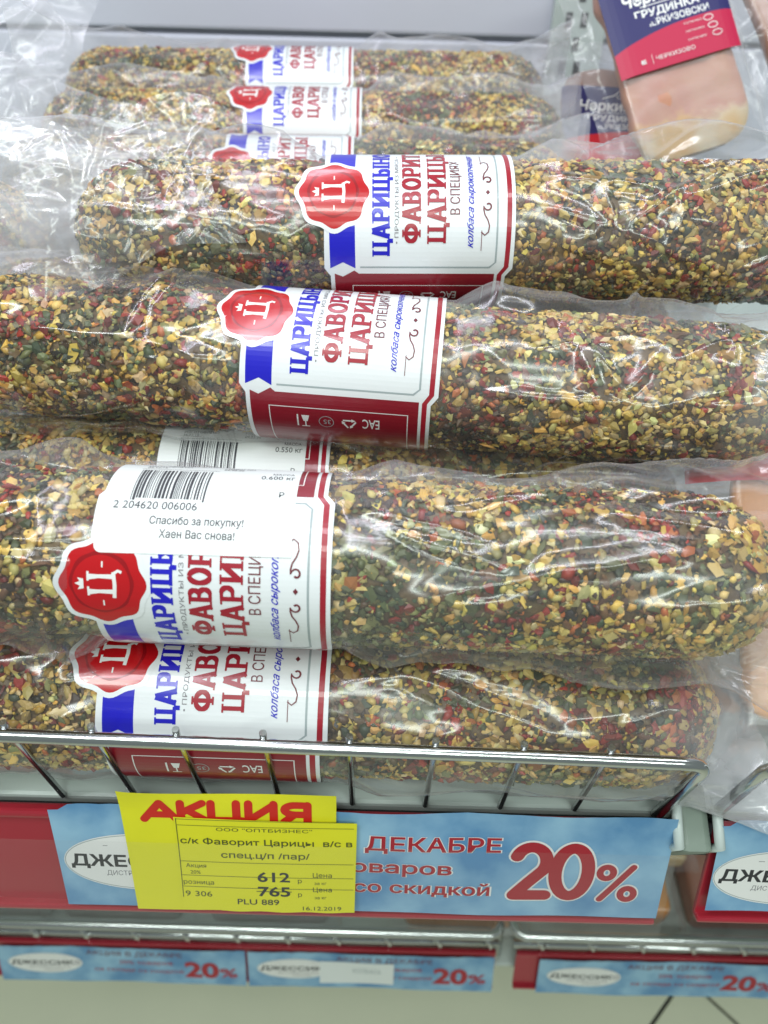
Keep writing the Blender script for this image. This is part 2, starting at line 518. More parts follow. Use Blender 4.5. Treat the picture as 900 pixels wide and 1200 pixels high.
def slab(ink, word, x, y, h, length, m, layer, mode='turn', t=0.17):
    tot = sum(GL[c][0] for c in word)
    k = length / tot
    cx = 0.0
    for c in word:
        w, st, sf = GL[c]
        for s in st:
            P = np.array(s, float) * np.array([k, h]) + np.array([cx * k, 0])
            n = len(P)
            d = np.gradient(P, axis=0); d /= np.linalg.norm(d, axis=1)[:, None] + 1e-9
            nn = np.stack([-d[:, 1], d[:, 0]], 1)
            wv = np.abs(nn[:, :1]) * t * 1.05 * min(k, h) + np.abs(nn[:, 1:]) * t * 0.72 * min(k, h)
            V = np.concatenate([P + nn * wv / 2, P - nn * wv / 2])
            ink.place(V, [(i, n + i, n + i + 1, i + 1) for i in range(n - 1)], x, y, m, layer, mode)
        for sx, sy in sf:
            y0, y1 = (0, .085) if sy < .5 else (.915, 1.0)
            x0, x1 = sx - .17, sx + .17
            V = np.array([(x0, y0), (x1, y0), (x1, y1), (x0, y1)]) * np.array([k, h]) + np.array([cx * k, 0])
            ink.place(V, [(0, 1, 2, 3)], x, y, m, layer, mode)
        cx += w

RG_ = {
 'А': (.86, [[(.0, 0), (.38, 1), (.76, 0)], [(.15, .3), (.6, .3)]]),
 'К': (.70, [[(.0, 0), (.0, 1)], [(.05, .48), (.5, 1)], [(.15, .58), (.58, 0)]]),
 'Ц': (.86, [[(.0, 1), (.0, .04), (.72, .04), (.72, -.14)], [(.58, 1), (.58, .04)]]),
 'И': (.80, [[(.0, 1), (.0, 0)], [(.58, 1), (.58, 0)], [(.0, .06), (.58, .94)]]),
 'Я': (.74, [[(.56, 0), (.56, 1)], [(.56, .97), (.3, .97)] + arcpts(.28, .70, .25, .27, 90, 270, 8) + [(.56, .43)], [(.26, .43), (.02, 0)]]),
 '2': (.84, [arcpts(.32, .70, .32, .30, 160, -35, 12) + [(.02, .0), (.68, .0)]]),
 '0': (.90, [arcpts(.34, .5, .34, .5, 90, 450, 28)]),
 '%': (1.0, [arcpts(.17, .80, .16, .17, 90, 450, 16), arcpts(.73, .18, .16, .17, 90, 450, 16), [(.10, .0), (.78, .98)]]),
}
def rounded(ink, word, x, y, h, length, w, m, layer, extra=0.0):
    """heavy round-ended lettering; extra widens it for an outline behind"""
    tot = sum(RG_[c][0] for c in word)
    k = length / tot
    cx = 0.0
    q = (w + extra) / 2
    for c in word:
        for s in RG_[c][1]:
            P = [(x + (cx + a) * k + w / 2, y + b * (h - w) + w / 2) for a, b in s]
            for (ax, ay), (bx, by) in zip(P, P[1:]):
                d = math.hypot(bx - ax, by - ay) + 1e-9
                nx, ny = -(by - ay) / d * q, (bx - ax) / d * q
                ink.ngon([(ax + nx, ay + ny), (ax - nx, ay - ny), (bx - nx, by - ny), (bx + nx, by + ny)], m, layer)
            for (ax, ay) in P:
                ink.ngon([(ax + q * math.cos(t * PI / 7), ay + q * math.sin(t * PI / 7)) for t in range(14)], m, layer)
        cx += RG_[c][0]

# ------------------------------------------------------------------ the sausage: label artwork
RB, RG, RF, RL = 2.30, 2.36, 2.55, 2.60          # body, grain seat, film, label radii (cm)
def on_roll(x, s, h):
    t = s / RL
    r = RL + h
    return (x, -r * math.cos(t), r * math.sin(t))

S0, S1_, SM = -0.42, 4.62, 2.10                   # white panel from / to, its middle
def label_outline():
    pts = [(-0.22, -5.2), (-0.22, -0.72), (0, -0.42), (0, 4.62), (-0.22, 4.92), (-0.22, 8.6)]
    lf = [(-6.22, 8.6), (-6.22, 4.92), (-6.42, 4.62)]
    cx, cy = -6.05, SM
    seal = []
    for k in range(41):
        a = math.radians(106 + (254 - 106) * k / 40)
        r = 1.27 * (1 + 0.045 * math.cos(8 * a))
        seal.append((cx + r * math.cos(a), cy + r * 1.03 * math.sin(a)))
    return pts + lf + seal + [(-6.42, -0.42), (-6.22, -0.72), (-6.22, -5.2)]

def build_label_sheet():
    i = Ink()
    i.ngon(label_outline(), PAPER)
    return i.build('label', on_roll, step=0.16)

def build_label_panels():
    i = Ink()
    h = 0.006
    for sg in (1, -1):
        f = (lambda s: s) if sg == 1 else (lambda s: 2 * SM - s)
        # red end panel with its notched corners, thin white frame line
        i.ngon([(-0.60, f(-5.2)), (-0.60, f(-0.62)), (-5.25, f(-0.62)), (-5.40, f(-0.50)), (-5.80, f(-0.74)), (-6.08, f(-0.62)), (-6.08, f(-5.2))], DRED, h)
        i.rect(-0.95, f(-1.14), -5.45, f(-1.11), WHITE, h + .004)
        i.rect(-0.95, f(-5.1), -0.92, f(-1.11), WHITE, h + .004)
        i.rect(-5.48, f(-5.1), -5.45, f(-1.11), WHITE, h + .004)
        i.stroke([(-0.42, f(-5.2)), (-0.42, f(-0.66)), (-0.22, f(-0.36)), (-0.20, SM)], 0.16, RED, h)
        i.stroke([(-0.78, f(-0.38)), (-5.2, f(-0.38))], 0.055, GRAY, h)
        i.stroke([(-0.60, SM), (-0.60, f(-0.20)), (-0.80, f(-0.38))], 0.06, GRAY, h)
        i.ngon([(-5.36, SM), (-5.36, f(-0.42)), (-5.78, f(-0.20)), (-6.22, f(-0.42)), (-6.22, SM)], BLUE, h)
    return i.build('label_panels', on_roll, step=0.16)

def scallop(cx, cy, r, amp, n=72):
    return [(cx + r * (1 + amp * math.cos(8 * a)) * math.cos(a), cy + r * 1.03 * (1 + amp * math.cos(8 * a)) * math.sin(a))
            for a in [2 * PI * k / n for k in range(n)]]

def build_seal():
    i = Ink()
    cx, cy = -6.05, SM
    i.ngon(scallop(cx, cy, 1.27, .045), PAPER, .012)
    i.ngon(scallop(cx, cy, 1.12, .05), SEAL, .016)
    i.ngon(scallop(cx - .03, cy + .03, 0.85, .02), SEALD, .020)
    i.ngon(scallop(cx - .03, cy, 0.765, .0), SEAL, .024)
    L = .028
    # the letter with flared stems, its crown and two short dashes
    for yy in (-.20, .22):
        i.stroke([(cx - .38, cy + yy - .02), (cx - .1, cy + yy), (cx + .30, cy + yy)], np.array([.16, .10, .13]), WHITE, L)
        i.stroke([(cx - .38, cy + yy - .13), (cx - .38, cy + yy + .13)], .06, WHITE, L)
    i.stroke([(cx + .30, cy - .38), (cx + .33, cy), (cx + .30, cy + .34)], .10, WHITE, L)
    i.stroke([(cx + .30, cy + .30), (cx + .42, cy + .38), (cx + .52, cy + .34)], .08, WHITE, L)
    i.ngon([(cx - .50, cy - .13), (cx - .66, cy - .16), (cx - .60, cy - .06), (cx - .74, cy + .01), (cx - .60, cy + .07), (cx - .66, cy + .17), (cx - .50, cy + .14)], WHITE, L)
    i.stroke([(cx + .0, cy - .62), (cx + .0, cy - .46)], .04, WHITE, L)
    i.stroke([(cx + .0, cy + .46), (cx + .0, cy + .62)], .04, WHITE, L)
    return i.build('seal', on_roll, step=0.16)

def build_lettering():
    i = Ink()
    L = .012
    slab(i, 'ЦАРИЦЫНО', -4.20, 0.0, .58, 4.35, BLUE, L, t=.22)
    i.text('• ПРОДУКТЫ ИЗ МЯСА •', -3.90, .42, .13, MID, L, mode='turn', fit=3.5)
    slab(i, 'ФАВОРИТ', -3.16, .42, .62, 3.85, RED, L, t=.20)
    slab(i, 'ЦАРИЦЫ', -2.32, .42, .62, 3.85, RED, L, t=.20)
    i.text('В СПЕЦИЯХ', -1.86, 1.35, .32, MAROON, L, mode='turn', fit=2.2)
    i.text('колбаса сырокопченая', -1.40, .30, .22, BLUE, L, mode='turn', fit=3.7, shear=.45, bold=.01)
    # ornament: thin rules running into two scrolls
    for sg in (1, -1):
        f = (lambda s: SM + sg * (s))
        i.stroke([(-1.12, f(1.9)), (-1.12, f(1.25))], .02, MAROON, L)
        P = [(-1.14, f(1.30)), (-1.02, f(1.40)), (-.90, f(1.30)), (-.87, f(1.10)), (-.93, f(.92)), (-1.03, f(.76)), (-1.07, f(.60))]
        P += [(-.92 + .155 * k * math.cos(a), f(.47 - .17 * k * math.sin(a))) for a, k in [(PI - .5 + .5 * q, 1 - q * .05) for q in range(1, 13)]]
        i.stroke(P, np.linspace(.035, .06, len(P)), MAROON, L)
    i.ngon([(-1.0, SM), (-.93, SM - .09), (-.86, SM), (-.93, SM + .09)], MAROON, L)
    return i.build('lettering', on_roll, step=0.16)

def build_icons():
    i = Ink()
    L = .014
    i.text('EAC', -1.85, -1.42, .42, WHITE, L, mode='flip', fit=.55, bold=.01)
    # recycling triangle
    cx, cy = -2.85, -1.65
    for k in range(3):
        a0 = math.radians(90 + 120 * k); a1 = math.radians(90 + 120 * (k + 1))
        p = np.array([cx + .30 * math.cos(a0), cy - .26 * math.sin(a0)]); q = np.array([cx + .30 * math.cos(a1), cy - .26 * math.sin(a1)])
        i.stroke([p + (q - p) * .12, p + (q - p) * .68], .06, WHITE, L)
        d = (q - p); n = np.array([-d[1], d[0]])
        i.ngon([p + d * .66 + n * .14, p + d * .66 - n * .14, p + d * .92], WHITE, L)
    i.stroke(arcpts(-3.6, -1.65, .24, .24, 0, 360, 20), .022, GRAY, L)
    i.text('35', -3.45, -1.55, .2, GRAY, L, mode='flip')
    # cup and fork
    i.ngon([(-4.16, -1.42), (-4.42, -1.42), (-4.36, -1.68), (-4.22, -1.68)], WHITE, L)
    i.rect(-4.31, -1.90, -4.27, -1.66, WHITE, L)
    i.rect(-4.42, -1.94, -4.16, -1.90, WHITE, L)
    i.stroke([(-4.55, -1.40), (-4.55, -1.92)], .05, WHITE, L)
    i.text('СРОК ГОДНОСТИ', -4.75, -1.4, .12, BLACK, L, mode='flip') if False else None
    return i.build('package_icons', on_roll, step=0.16)

def build_sticker(weight, date, code):
    i = Ink()
    L = .024
    a0, a1, s0, s1 = -6.30, -1.02, 2.95, 8.2
    out = []
    rr = .2
    for (cx, cy, st) in ((a1 - .05, s0 + .05, 270), (a1 - .05, s1, 0), (a0 + .05, s1, 90)):
        out += [(cx, cy)]
    out += arcpts(a0 + rr, s0 + rr, rr, rr, 180, 270, 6)
    i.ngon(out, STICKER, L)
    par = i.build('price_sticker', on_roll, step=0.16)
    j = Ink()
    L += .006
    rnd = random.Random(code)
    x = -5.55
    while x < -3.55:
        w = rnd.choice((.022, .022, .045, .07))
        j.rect(x, 4.55 if 0.1 < (x + 5.55) < 1.9 else 4.47, x + w, 5.9, FADED, L)
        x += w + rnd.choice((.022, .03, .045, .06))
    j.text(code, -5.95, 4.2, .25, FADED, L, fit=2.25)
    j.text('Спасибо за покупку!', -4.9, 3.77, .22, FADED, L, fit=2.5, bold=.012)
    j.text('Хаен Вас снова!', -4.60, 3.40, .22, FADED, L, fit=2.0, bold=.012)
    j.text(weight + ' кг', -2.15, 5.55, .22, BLACK, L, fit=.95)
    j.text('МАССА', -1.85, 5.85, .12, FADED, L)
    j.text('Р', -1.55, 4.75, .2, BLACK, L)
    j.text('ТМНБ.Ц/П  Б/К', -5.0, 6.5, .13, FADED, L)
    j.text('ИЗГОТОВЛЕНО', -5.5, 6.28, .12, FADED, L); j.text(date, -5.5, 6.12, .12, FADED, L)
    j.text('ГОДЕН ДО', -3.3, 6.28, .12, FADED, L); j.text('09.02.20', -3.3, 6.12, .12, FADED, L)
    j.text('Колбаса Фаворит Царицы в/с', -5.3, 6.72, .13, FADED, L)
    j.rect(-5.6, 6.0, -3.4, 6.015, FADED, L)
    pr = j.build('sticker_print', on_roll, step=0.16, parent=par)
    return par

# ------------------------------------------------------------------ the sausage: body, coating, bag
LS = 29.5
def prof(x, R, L=LS, e=2.8):
    ax = np.abs(x) - (L / 2 - e)
    k = np.clip(ax / e, 0, 1)
    return R * np.sqrt(np.clip(1 - k ** 2.1, 0.0, 1))

def field(rng, n, scale, P):
    """smooth random scalar field from a few plane waves"""
    v = np.zeros(P.shape[:-1])
    for _ in range(n):
        k = rng.normal(size=3) * scale
        v += np.cos(P @ k + rng.uniform(0, 6.28))
    return v / math.sqrt(n / 2)

def build_body(seed):
    rng = np.random.default_rng(seed)
    nu, nv = 90, 36
    x = np.linspace(-LS / 2, LS / 2, nu)
    t = np.linspace(0, 2 * PI, nv, endpoint=False)
    X, T = np.meshgrid(x, t, indexing='ij')
    r = prof(X, RB) + 0.0
    V = np.stack([X, -r * np.cos(T), r * np.sin(T)], -1)
    return grid_mesh('sausage_body', V * CM, nu, nv, True)

PAL = np.array([
    (.64, .46, .14), (.62, .41, .08), (.68, .53, .25), (.46, .26, .05), (.50, .38, .12),
    (.20, .19, .07), (.10, .115, .045), (.05, .062, .03),
    (.30, .030, .016), (.17, .022, .012), (.40, .11, .028),
    (.15, .075, .03), (.065, .036, .02), (.03, .025, .018)])
PW = np.array([.13, .15, .07, .12, .09, .09, .075, .065, .05, .055, .035, .07, .05, .03])

def build_coating(seed, n=21000):
    rng = np.random.default_rng(seed)
    bm = bmesh.new()
    bmesh.ops.create_icosphere(bm, subdivisions=1, radius=1.0)
    bv = np.array([v.co[:] for v in bm.verts]); bf = np.array([[v.index for v in f.verts] for f in bm.faces])
    bm.free()
    x = rng.uniform(-LS / 2 + .02, LS / 2 - .02, n)
    t = rng.uniform(0, 2 * PI, n)
    r = prof(x, RG) + rng.normal(0, .025, n)
    dr = (prof(x + .02, RG) - prof(x - .02, RG)) / .04
    C = np.stack([x, -r * np.cos(t), r * np.sin(t)], -1)
    nrm = np.stack([-np.clip(dr, -4, 4), -np.cos(t), np.sin(t)], -1)
    nrm /= np.linalg.norm(nrm, axis=1)[:, None]
    nrm += rng.normal(0, .28, (n, 3)); nrm /= np.linalg.norm(nrm, axis=1)[:, None]
    a = np.cross(nrm, rng.normal(size=(n, 3))); a /= np.linalg.norm(a, axis=1)[:, None]
    b = np.cross(nrm, a)
    # clumpy choice of what each grain is
    fr = field(rng, 18, 1.9, C); fg = field(rng, 14, .75, C); fd = field(rng, 14, 1.1, C); fy = field(rng, 12, .9, C)
    w = np.tile(PW, (n, 1))
    w[:, 8:11] *= np.exp(1.2 * fr)[:, None]
    w[:, 5:8] *= np.exp(1.2 * fg)[:, None]
    w[:, 11:] *= np.exp(1.1 * fd)[:, None]
    w[:, :5] *= np.exp(.7 * fy)[:, None]
    w /= w.sum(1)[:, None]
    kind = (np.cumsum(w, 1) < rng.uniform(size=(n, 1))).sum(1).clip(0, len(PAL) - 1)
    size = np.exp(rng.normal(math.log(.108), .38, n)).clip(.05, .235)
    size[kind >= 12] *= .9
    sa = size * rng.uniform(.85, 1.35, n); sb = size * rng.uniform(.6, 1.0, n); sn = size * rng.uniform(.28, .6, n)
    pal = PAL[kind]
    colr = (pal * np.exp(rng.normal(0, .22, (n, 1))) * np.exp(rng.normal(0, .07, (n, 3)))).clip(0, .9)
    jit = bv[None] * (1 + rng.normal(0, .27, (n, 12, 1)))
    V = C[:, None] + jit[..., :1] * (a * sa[:, None])[:, None] + jit[..., 1:2] * (b * sb[:, None])[:, None] + jit[..., 2:] * (nrm * sn[:, None])[:, None]
    Fi = (bf[None] + (np.arange(n) * 12)[:, None, None]).reshape(-1, 3)
    me = bpy.data.meshes.new('spice_coating')
    me.vertices.add(n * 12); me.vertices.foreach_set('co', (V * CM).astype(np.float32).reshape(-1))
    me.loops.add(Fi.size); me.loops.foreach_set('vertex_index', Fi.reshape(-1).astype(np.int32))
    me.polygons.add(len(Fi)); me.polygons.foreach_set('loop_start', (np.arange(len(Fi)) * 3).astype(np.int32))
    me.polygons.foreach_set('use_smooth', np.repeat(rng.uniform(size=n) < .35, 20))
    me.update()
    ca = me.color_attributes.new('Col', 'FLOAT_COLOR', 'POINT')
    cc = np.ones((n, 12, 4), np.float32); cc[..., :3] = colr[:, None]
    ca.data.foreach_set('color', cc.reshape(-1))
    return me

def creases(rng, X, S, n, x0, x1, smax, amp, ang=22, lw=(.2, .8), ln=(2.5, 11)):
    """folded film: sharp-ridged tents, the highest one wins"""
    h = np.zeros_like(X)
    for _ in range(n):
        cx = rng.uniform(x0, x1); cs = rng.uniform(0, smax)
        th = math.radians(rng.normal(0, ang)) if rng.uniform() < .75 else rng.uniform(0, PI)
        L = rng.uniform(*ln) / 2; w1 = rng.uniform(*lw); w2 = rng.uniform(*lw) * .6; A = rng.uniform(.35, 1) * amp
        dx = X - cx; ds = (S - cs + smax / 2) % smax - smax / 2
        u = dx * math.cos(th) + ds * math.sin(th); v = -dx * math.sin(th) + ds * math.cos(th)
        v = v + .008 * rng.normal() * u * u + .03 * np.sin(u * rng.uniform(1.5, 3) + rng.uniform(0, 6))
        p = np.where(v > 0, 1 - v / w1, 1 + v / w2)
        e = np.clip(1 - np.abs(u) / L, 0, 1) ** .7
        h = np.maximum(h, A * np.clip(p, 0, 1) * e)
    return h

def build_bag(seed, flap_ang, lab_x, lab_th, ext=(3.2, 3.2), dx=.12, nv=150, ncr=90, amp=.26, gap=.45):
    """clear sleeve: snug at the label, loose fins on two sides, pressed flat beyond both ends.
    lab_x: (x0, x1) of the label; lab_th: angle of its middle"""
    rng = np.random.default_rng(seed)
    xa, xb = -LS / 2 - ext[0], LS / 2 + ext[1]
    x = np.arange(xa, xb, dx); nu = len(x)
    t = np.linspace(0, 2 * PI, nv, endpoint=False)
    X, T = np.meshgrid(x, t, indexing='ij')
    S = T * RF; smax = 2 * PI * RF
    base = prof(np.clip(X, -LS / 2, LS / 2), RF)
    ov = np.clip((np.abs(X) - (LS / 2 - 2.2)) / 4.4, 0, 1)
    ov = ov * ov * (3 - 2 * ov)                                  # 0 round -> 1 flat
    A = RF * (1 + ov * .42); B = RF * (1 - ov) + .10 * ov
    B = np.maximum(B, np.where(np.abs(X) < LS / 2, base, 0) * 1.0)
    ph = T - flap_ang
    rx, ry = A * np.cos(ph), B * np.sin(ph)
    # fin: extra film along the two side folds
    wob = .6 + .4 * np.cos(X * .35 + rng.uniform(0, 6)) + .25 * np.cos(X * .9 + rng.uniform(0, 6))
    lx = np.clip(1 - np.maximum(lab_x[0] - X, X - lab_x[1]) / 1.3, 0, 1)
    dth = np.abs((T - lab_th + PI) % (2 * PI) - PI)
    lt = np.clip((2.45 - dth) / .5, 0, 1)
    tight = 1 - lx * lt
    fin = gap * np.abs(np.cos(ph)) ** 10 * wob.clip(.1, 1.4) * tight
    cr = creases(rng, X, S, ncr, xa, xb, smax, amp, ang=15) + .3 * creases(rng, X, S, ncr // 3, xa, xb, smax, amp * .6, ang=40, lw=(.12, .3), ln=(.8, 3))
    endw = np.clip((np.abs(X) - (LS / 2 - 2.5)) / 2.5, 0, 1)
    cr = cr + endw * (creases(rng, X, S, 60, xa, xa + 7, smax, .35, ang=25, lw=(.15, .5), ln=(2, 6)) + creases(rng, X, S, 60, xb - 6, xb, smax, .35, ang=25, lw=(.15, .5), ln=(2, 6)))
    lo = .10 * (1 + field(rng, 10, 1.0, np.stack([X, 2.7 * np.cos(T), 2.7 * np.sin(T)], -1)).clip(-1, 1))
    out = (cr + lo) * tight * (1 - .0 * ov)
    nx, ny = np.cos(ph), np.sin(ph)
    fl = ov * .35 * field(rng, 12, .9, np.stack([X, rx, 0 * X], -1))         # wavy flat ends
    rx = rx + nx * (fin + out * (1 - ov)); ry = ry + ny * (out * (1 - .6 * ov)) + fl + .5 * ov * cr * np.sign(ny)
    c, s = math.cos(flap_ang), math.sin(flap_ang)
    a, b = rx * c - ry * s, rx * s + ry * c                       # along (theta=0), along (theta=90)
    V = np.stack([X, -a, b], -1)
    return grid_mesh('bag', V * CM, nu, nv, True)

label_parts = [build_label_sheet()]
for f in (build_label_panels, build_seal, build_lettering, build_icons):
    o = f(); o.parent = label_parts[0]; label_parts.append(o)
sheet0 = label_parts[0]

bodies = build_body(1); bodies.materials.append(CORE)
coats = [build_coating(11), build_coating(12)]
for c in coats: c.materials.append(GRAIN)

USED = {'label': False}
def copy_label(parent, ang, dx, wide=1.0):
    if not USED['label']:
        r = sheet0; USED['label'] = True
    else:
        r = sheet0.copy(); COL.objects.link(r)
        for ch in label_parts[1:]:
            c = ch.copy(); COL.objects.link(c); c.parent = r
    r.parent = parent
    r.location = (dx * CM, 0, 0)
    r.rotation_euler = (-ang, 0, 0)
    r.scale = (wide, 1, 1)
    return r

def sausage(pos, right, shift, yaw, tilt, label, seed, bagkw, sticker=None, coat=0, off=2.4, film=None, lab=True, wide=1.0):
    """pos = (x, y, z) cm on the axis near the label; right = x of the label's right edge"""
    cx = right - off
    al = math.atan2(-pos[2], pos[1])
    y = pos[1] + (cx - pos[0]) * math.tan(yaw); z = pos[2] - (cx - pos[0]) * math.tan(tilt)
    root = empty('sausage', W(cx, y, z), (0, tilt, yaw))
    tagit(root, label, 'sausage', 'spice-coated sausages in clear bags')
    th = al + math.radians(shift)
    link('sausage_body', bodies, root)
    c = link('spice_coating', coats[coat], root)
    c['kind'] = 'stuff'
    c.rotation_euler = (seed * 1.7, 0, 0 if seed % 2 and seed != 5 else PI)
    if lab:
        copy_label(root, th, off, wide)
        if sticker:
            sp = build_sticker(*sticker)
            sp.parent = root
            sp.location = (off * CM, 0, 0); sp.rotation_euler = (-th, 0, 0)
    kw = dict(flap_ang=al + PI / 2, lab_x=(off - 6.6, off + .3) if lab else (99, 100), lab_th=th + SM / RL)
    kw.update(bagkw)
    bg_ = build_bag(seed + 100, **kw)
    link('bag', bg_, root, [film or FILM])
    return root

D = math.radians
sausage((-5.45, 14.35, -23.1), -1.50, -20, D(-.3), D(.2),
        'lowest sausage, lying on the shelf deck right behind the chrome wire rim', 1, dict(gap=.3, ext=(3, 1.6), ncr=120), coat=0, off=2.3, wide=1.08)
sausage((-5.0, 15.8, -17.85), -1.33, -65, D(-.8), D(.2),
        'sausage with barcode sticker and thank-you text, resting on the front one', 2, dict(gap=.75, ncr=150, ext=(3.2, 1.6), amp=.32), coat=1,
        sticker=('0.600', '02.12.19', '2 204620 006006'), off=1.9, film=FILM_FRONT)
sausage((-5.04, 22.35, -21.2), -1.74, -93, D(-1), 0,
        'barcode-stickered sausage mostly hidden in the gap under the tilted one', 3, dict(gap=.5), coat=0,
        sticker=('0.550', '16.12.19', '2 204620 005504'), off=2.0)
sausage((-1.32, 23.3, -16.3), 1.84, -6, D(-4.8), 0,
        'tilted sausage in mid picture, recycling icons visible on its red label edge', 4, dict(gap=.5, ncr=150, amp=.32), coat=1, off=2.6)
sausage((1.14, 27.95, -13.5), 4.12, -17, D(1.0), D(-1.0),
        'sausage behind the tilted middle one, highest of the pile, label farthest right', 5, dict(gap=.75, ext=(3.6, 3.2), ncr=140, amp=.32), coat=0, off=0.7)
sausage((-5.65, 41.9, -18.0), -2.0, -27, D(1.2), 0,
        'third sausage from the back wall, its label half covered by the bag in front', 6, dict(gap=.7, dx=.2, nv=90, ext=(3.2, .9)), coat=1, off=3.4, film=FILM_BACK)
sausage((-5.44, 47.6, -17.5), -1.8, 12, D(1.2), D(-.3),
        'second sausage from the back wall, label with blue ribbon and a glossy lower edge', 7, dict(gap=.8, dx=.2, nv=90, ext=(3.2, .9)), coat=0, off=3.3, film=FILM_BACK)
sausage((-6.05, 54.0, -17.2), -2.55, 21, D(1.6), D(-.3),
        'rearmost sausage, lying directly in front of the back wall', 8, dict(gap=.8, dx=.2, nv=90, ext=(3.2, 1.6)), coat=1, off=3.0, film=FILM_BACK)
# the sausage of the next stack to the left: only its right end shows
sausage((-15.4 - 14.6 + .2, 32.9, -16.9), -27.4, -20, D(2), 0,
        'sausage of the next stack, only its bagged end showing at the left edge', 9, dict(gap=.8, dx=.2, nv=90, ext=(3, 4.0)), coat=0, off=2.4, film=FILM_BACK)

# sausages of the lower layer, which carry the ones above
under_bag = build_bag(300, flap_ang=PI * .5, lab_x=(99, 100), lab_th=0, ext=(2.6, 1.6), dx=.25, nv=80, gap=.3)
under_bag.materials.append(FILM_BACK)
for k, (x, y, z) in enumerate([(-3.8, 27.0, -23.3), (-3.0, 29.7, -18.6), (-4.5, 39.3, -23.3), (-4.5, 44.8, -23.3), (-4.2, 50.9, -23.3), (-4.8, 56.6, -23.3)]):
    root = empty('sausage', W(x, y, z), (0, 0, D((k * 37) % 3 - 1)))
    tagit(root, 'sausage of the lower layer, ' + ['on the deck behind the barcode-stickered hidden one', 'under the sausage whose label is farthest right', 'on the deck in front of the three rear ones', 'on the deck under the third one from the wall', 'on the deck under the second one from the wall', 'on the deck touching the back wall'][k], 'sausage', 'spice-coated sausages in clear bags')
    link('sausage_body', bodies, root)
    c = link('spice_coating', coats[k % 2], root); c['kind'] = 'stuff'; c.rotation_euler = (k * 1.3, 0, 0)
    link('bag', under_bag, root)

# ------------------------------------------------------------------ wire basket
def basket(name, xs, x_left, x_right, zf, label, end_right=True, end_left=False):
    root = empty(name, W((x_left + x_right) / 2, 11.2, -25.8))
    tagit(root, label, 'wire basket', 'chrome wire basket fronts')
    base = root.location.copy()
    def Lc(x, y, z): return W(x, y, z) - base
    pts = []
    if end_left:
        pts += [Lc(x_left - .05, 11.95, -25.8), Lc(x_left, 11.35, zf(x_left) - .7), Lc(x_left + .12, 11.24, zf(x_left) - .3), Lc(x_left + .4, 11.2, zf(x_left) - .05)]
    n = 14
    a, b = x_left + (.8 if end_left else 0), x_right - .8
    pts += [Lc(a + (b - a) * k / n, 11.2, zf(a + (b - a) * k / n)) for k in range(n + 1)]
    if end_right:
        z1 = zf(x_right)
        for q in range(1, 7):
            g = q / 6 * PI / 2
            pts.append(Lc(x_right - .55 + .55 * math.sin(g), 11.2 + .05 * q / 6, z1 - .55 + .55 * math.cos(g)))
        pts.append(Lc(x_right - .05, 11.95, -25.8))
    else:
        pts.append(Lc(x_right, 11.2, zf(x_right)))
    tube('rim', pts, .20 * CM, CHROME, root, n=16)
    for x in xs:
        z = zf(x)
        tube('wire', [Lc(x, 11.48, z + .22), Lc(x, 11.46, z - .1), Lc(x + .0, 12.1, -25.86)], 0.105 * CM, CHROME, root, n=10)
    return root
zf1 = lambda x: -20.62 - .028 * (x + 1) if x < 5 else -20.79 - .04 * (x - 5)
xs = [(u - 450) * 22.9 / 942 for u in (-185, -85, 20, 120, 217, 317, 417, 517, 620, 722)]
basket('wire_basket', xs, -19, 9.35, zf1, 'chrome wire basket front holding the bottom sausage')
basket('wire_basket', [13.4, 15.8, 18.2], 11.2, 20, lambda x: -20.9, 'chrome end of the next wire basket, at the right edge', end_right=False, end_left=True)

# ------------------------------------------------------------------ shelf, cabinet, floor
d = box('shelf_deck', W(0, 36.4, -26.2), (150, 48.6, .55), ENAMEL, bev=.15); d['kind'] = 'structure'
d = box('shelf_front_profile', W(0, 12.0, -27.3), (150, .9, 1.6), DARKM, bev=.1); d['kind'] = 'structure'
w1 = box('back_wall', W(0, 62.0, 8.0), (160, 2, 47.0), WALL, bev=.2); w1['kind'] = 'structure'
w2 = box('wall_panel', W(0, 61.9, -60.9), (160, 2, 90.0), WALL, bev=.15); w2['kind'] = 'structure'
for (x0, w) in ((12.0, 3.6),):
    up = box('shelf_upright', W(x0, 60.6, -30), (w, .8, 120), ENAMEL, bev=.15)
    tagit(up, 'white slotted upright on the back wall above the meat packs', 'upright')
    for k in range(7):
        for dx, dz in ((-.75, 0), (.25, 0), (-.05, -1.45)):
            box('slot', Vector((dx * CM, -.41 * CM, (15.8 - 2.9 * k + 2.9 + dz) * CM)), (.42, .06, .85), DARKM, up)
# floor of diagonal tiles
fl = box('floor', W(0, 30, -106.6), (400, 400, .8), GROUT); fl['kind'] = 'structure'
ta = 78.0
tb = bpy.data.meshes.new('tile'); bmx = bmesh.new(); box_bm(bmx, (0, 0, 0), ((ta - .4) * CM, (ta - .4) * CM, .8 * CM), .12 * CM); bmx.to_mesh(tb); bmx.free(); tb.materials.append(TILE)
c45 = math.sqrt(.5)
for i in range(-3, 4):
    for j in range(-3, 4):
        # one corner at (37.2, 29.2), tiles lie on the diagonal
        u, v = (i + .5) * ta, (j + .5) * ta
        t_ = link('tile', tb, fl)
        t_.location = Vector(((37.2 + (u - v) * c45) * CM, (29.2 - 30 + (u + v) * c45) * CM, (.8 - .35) * CM))
        t_.rotation_euler = (0, 0, PI / 4)

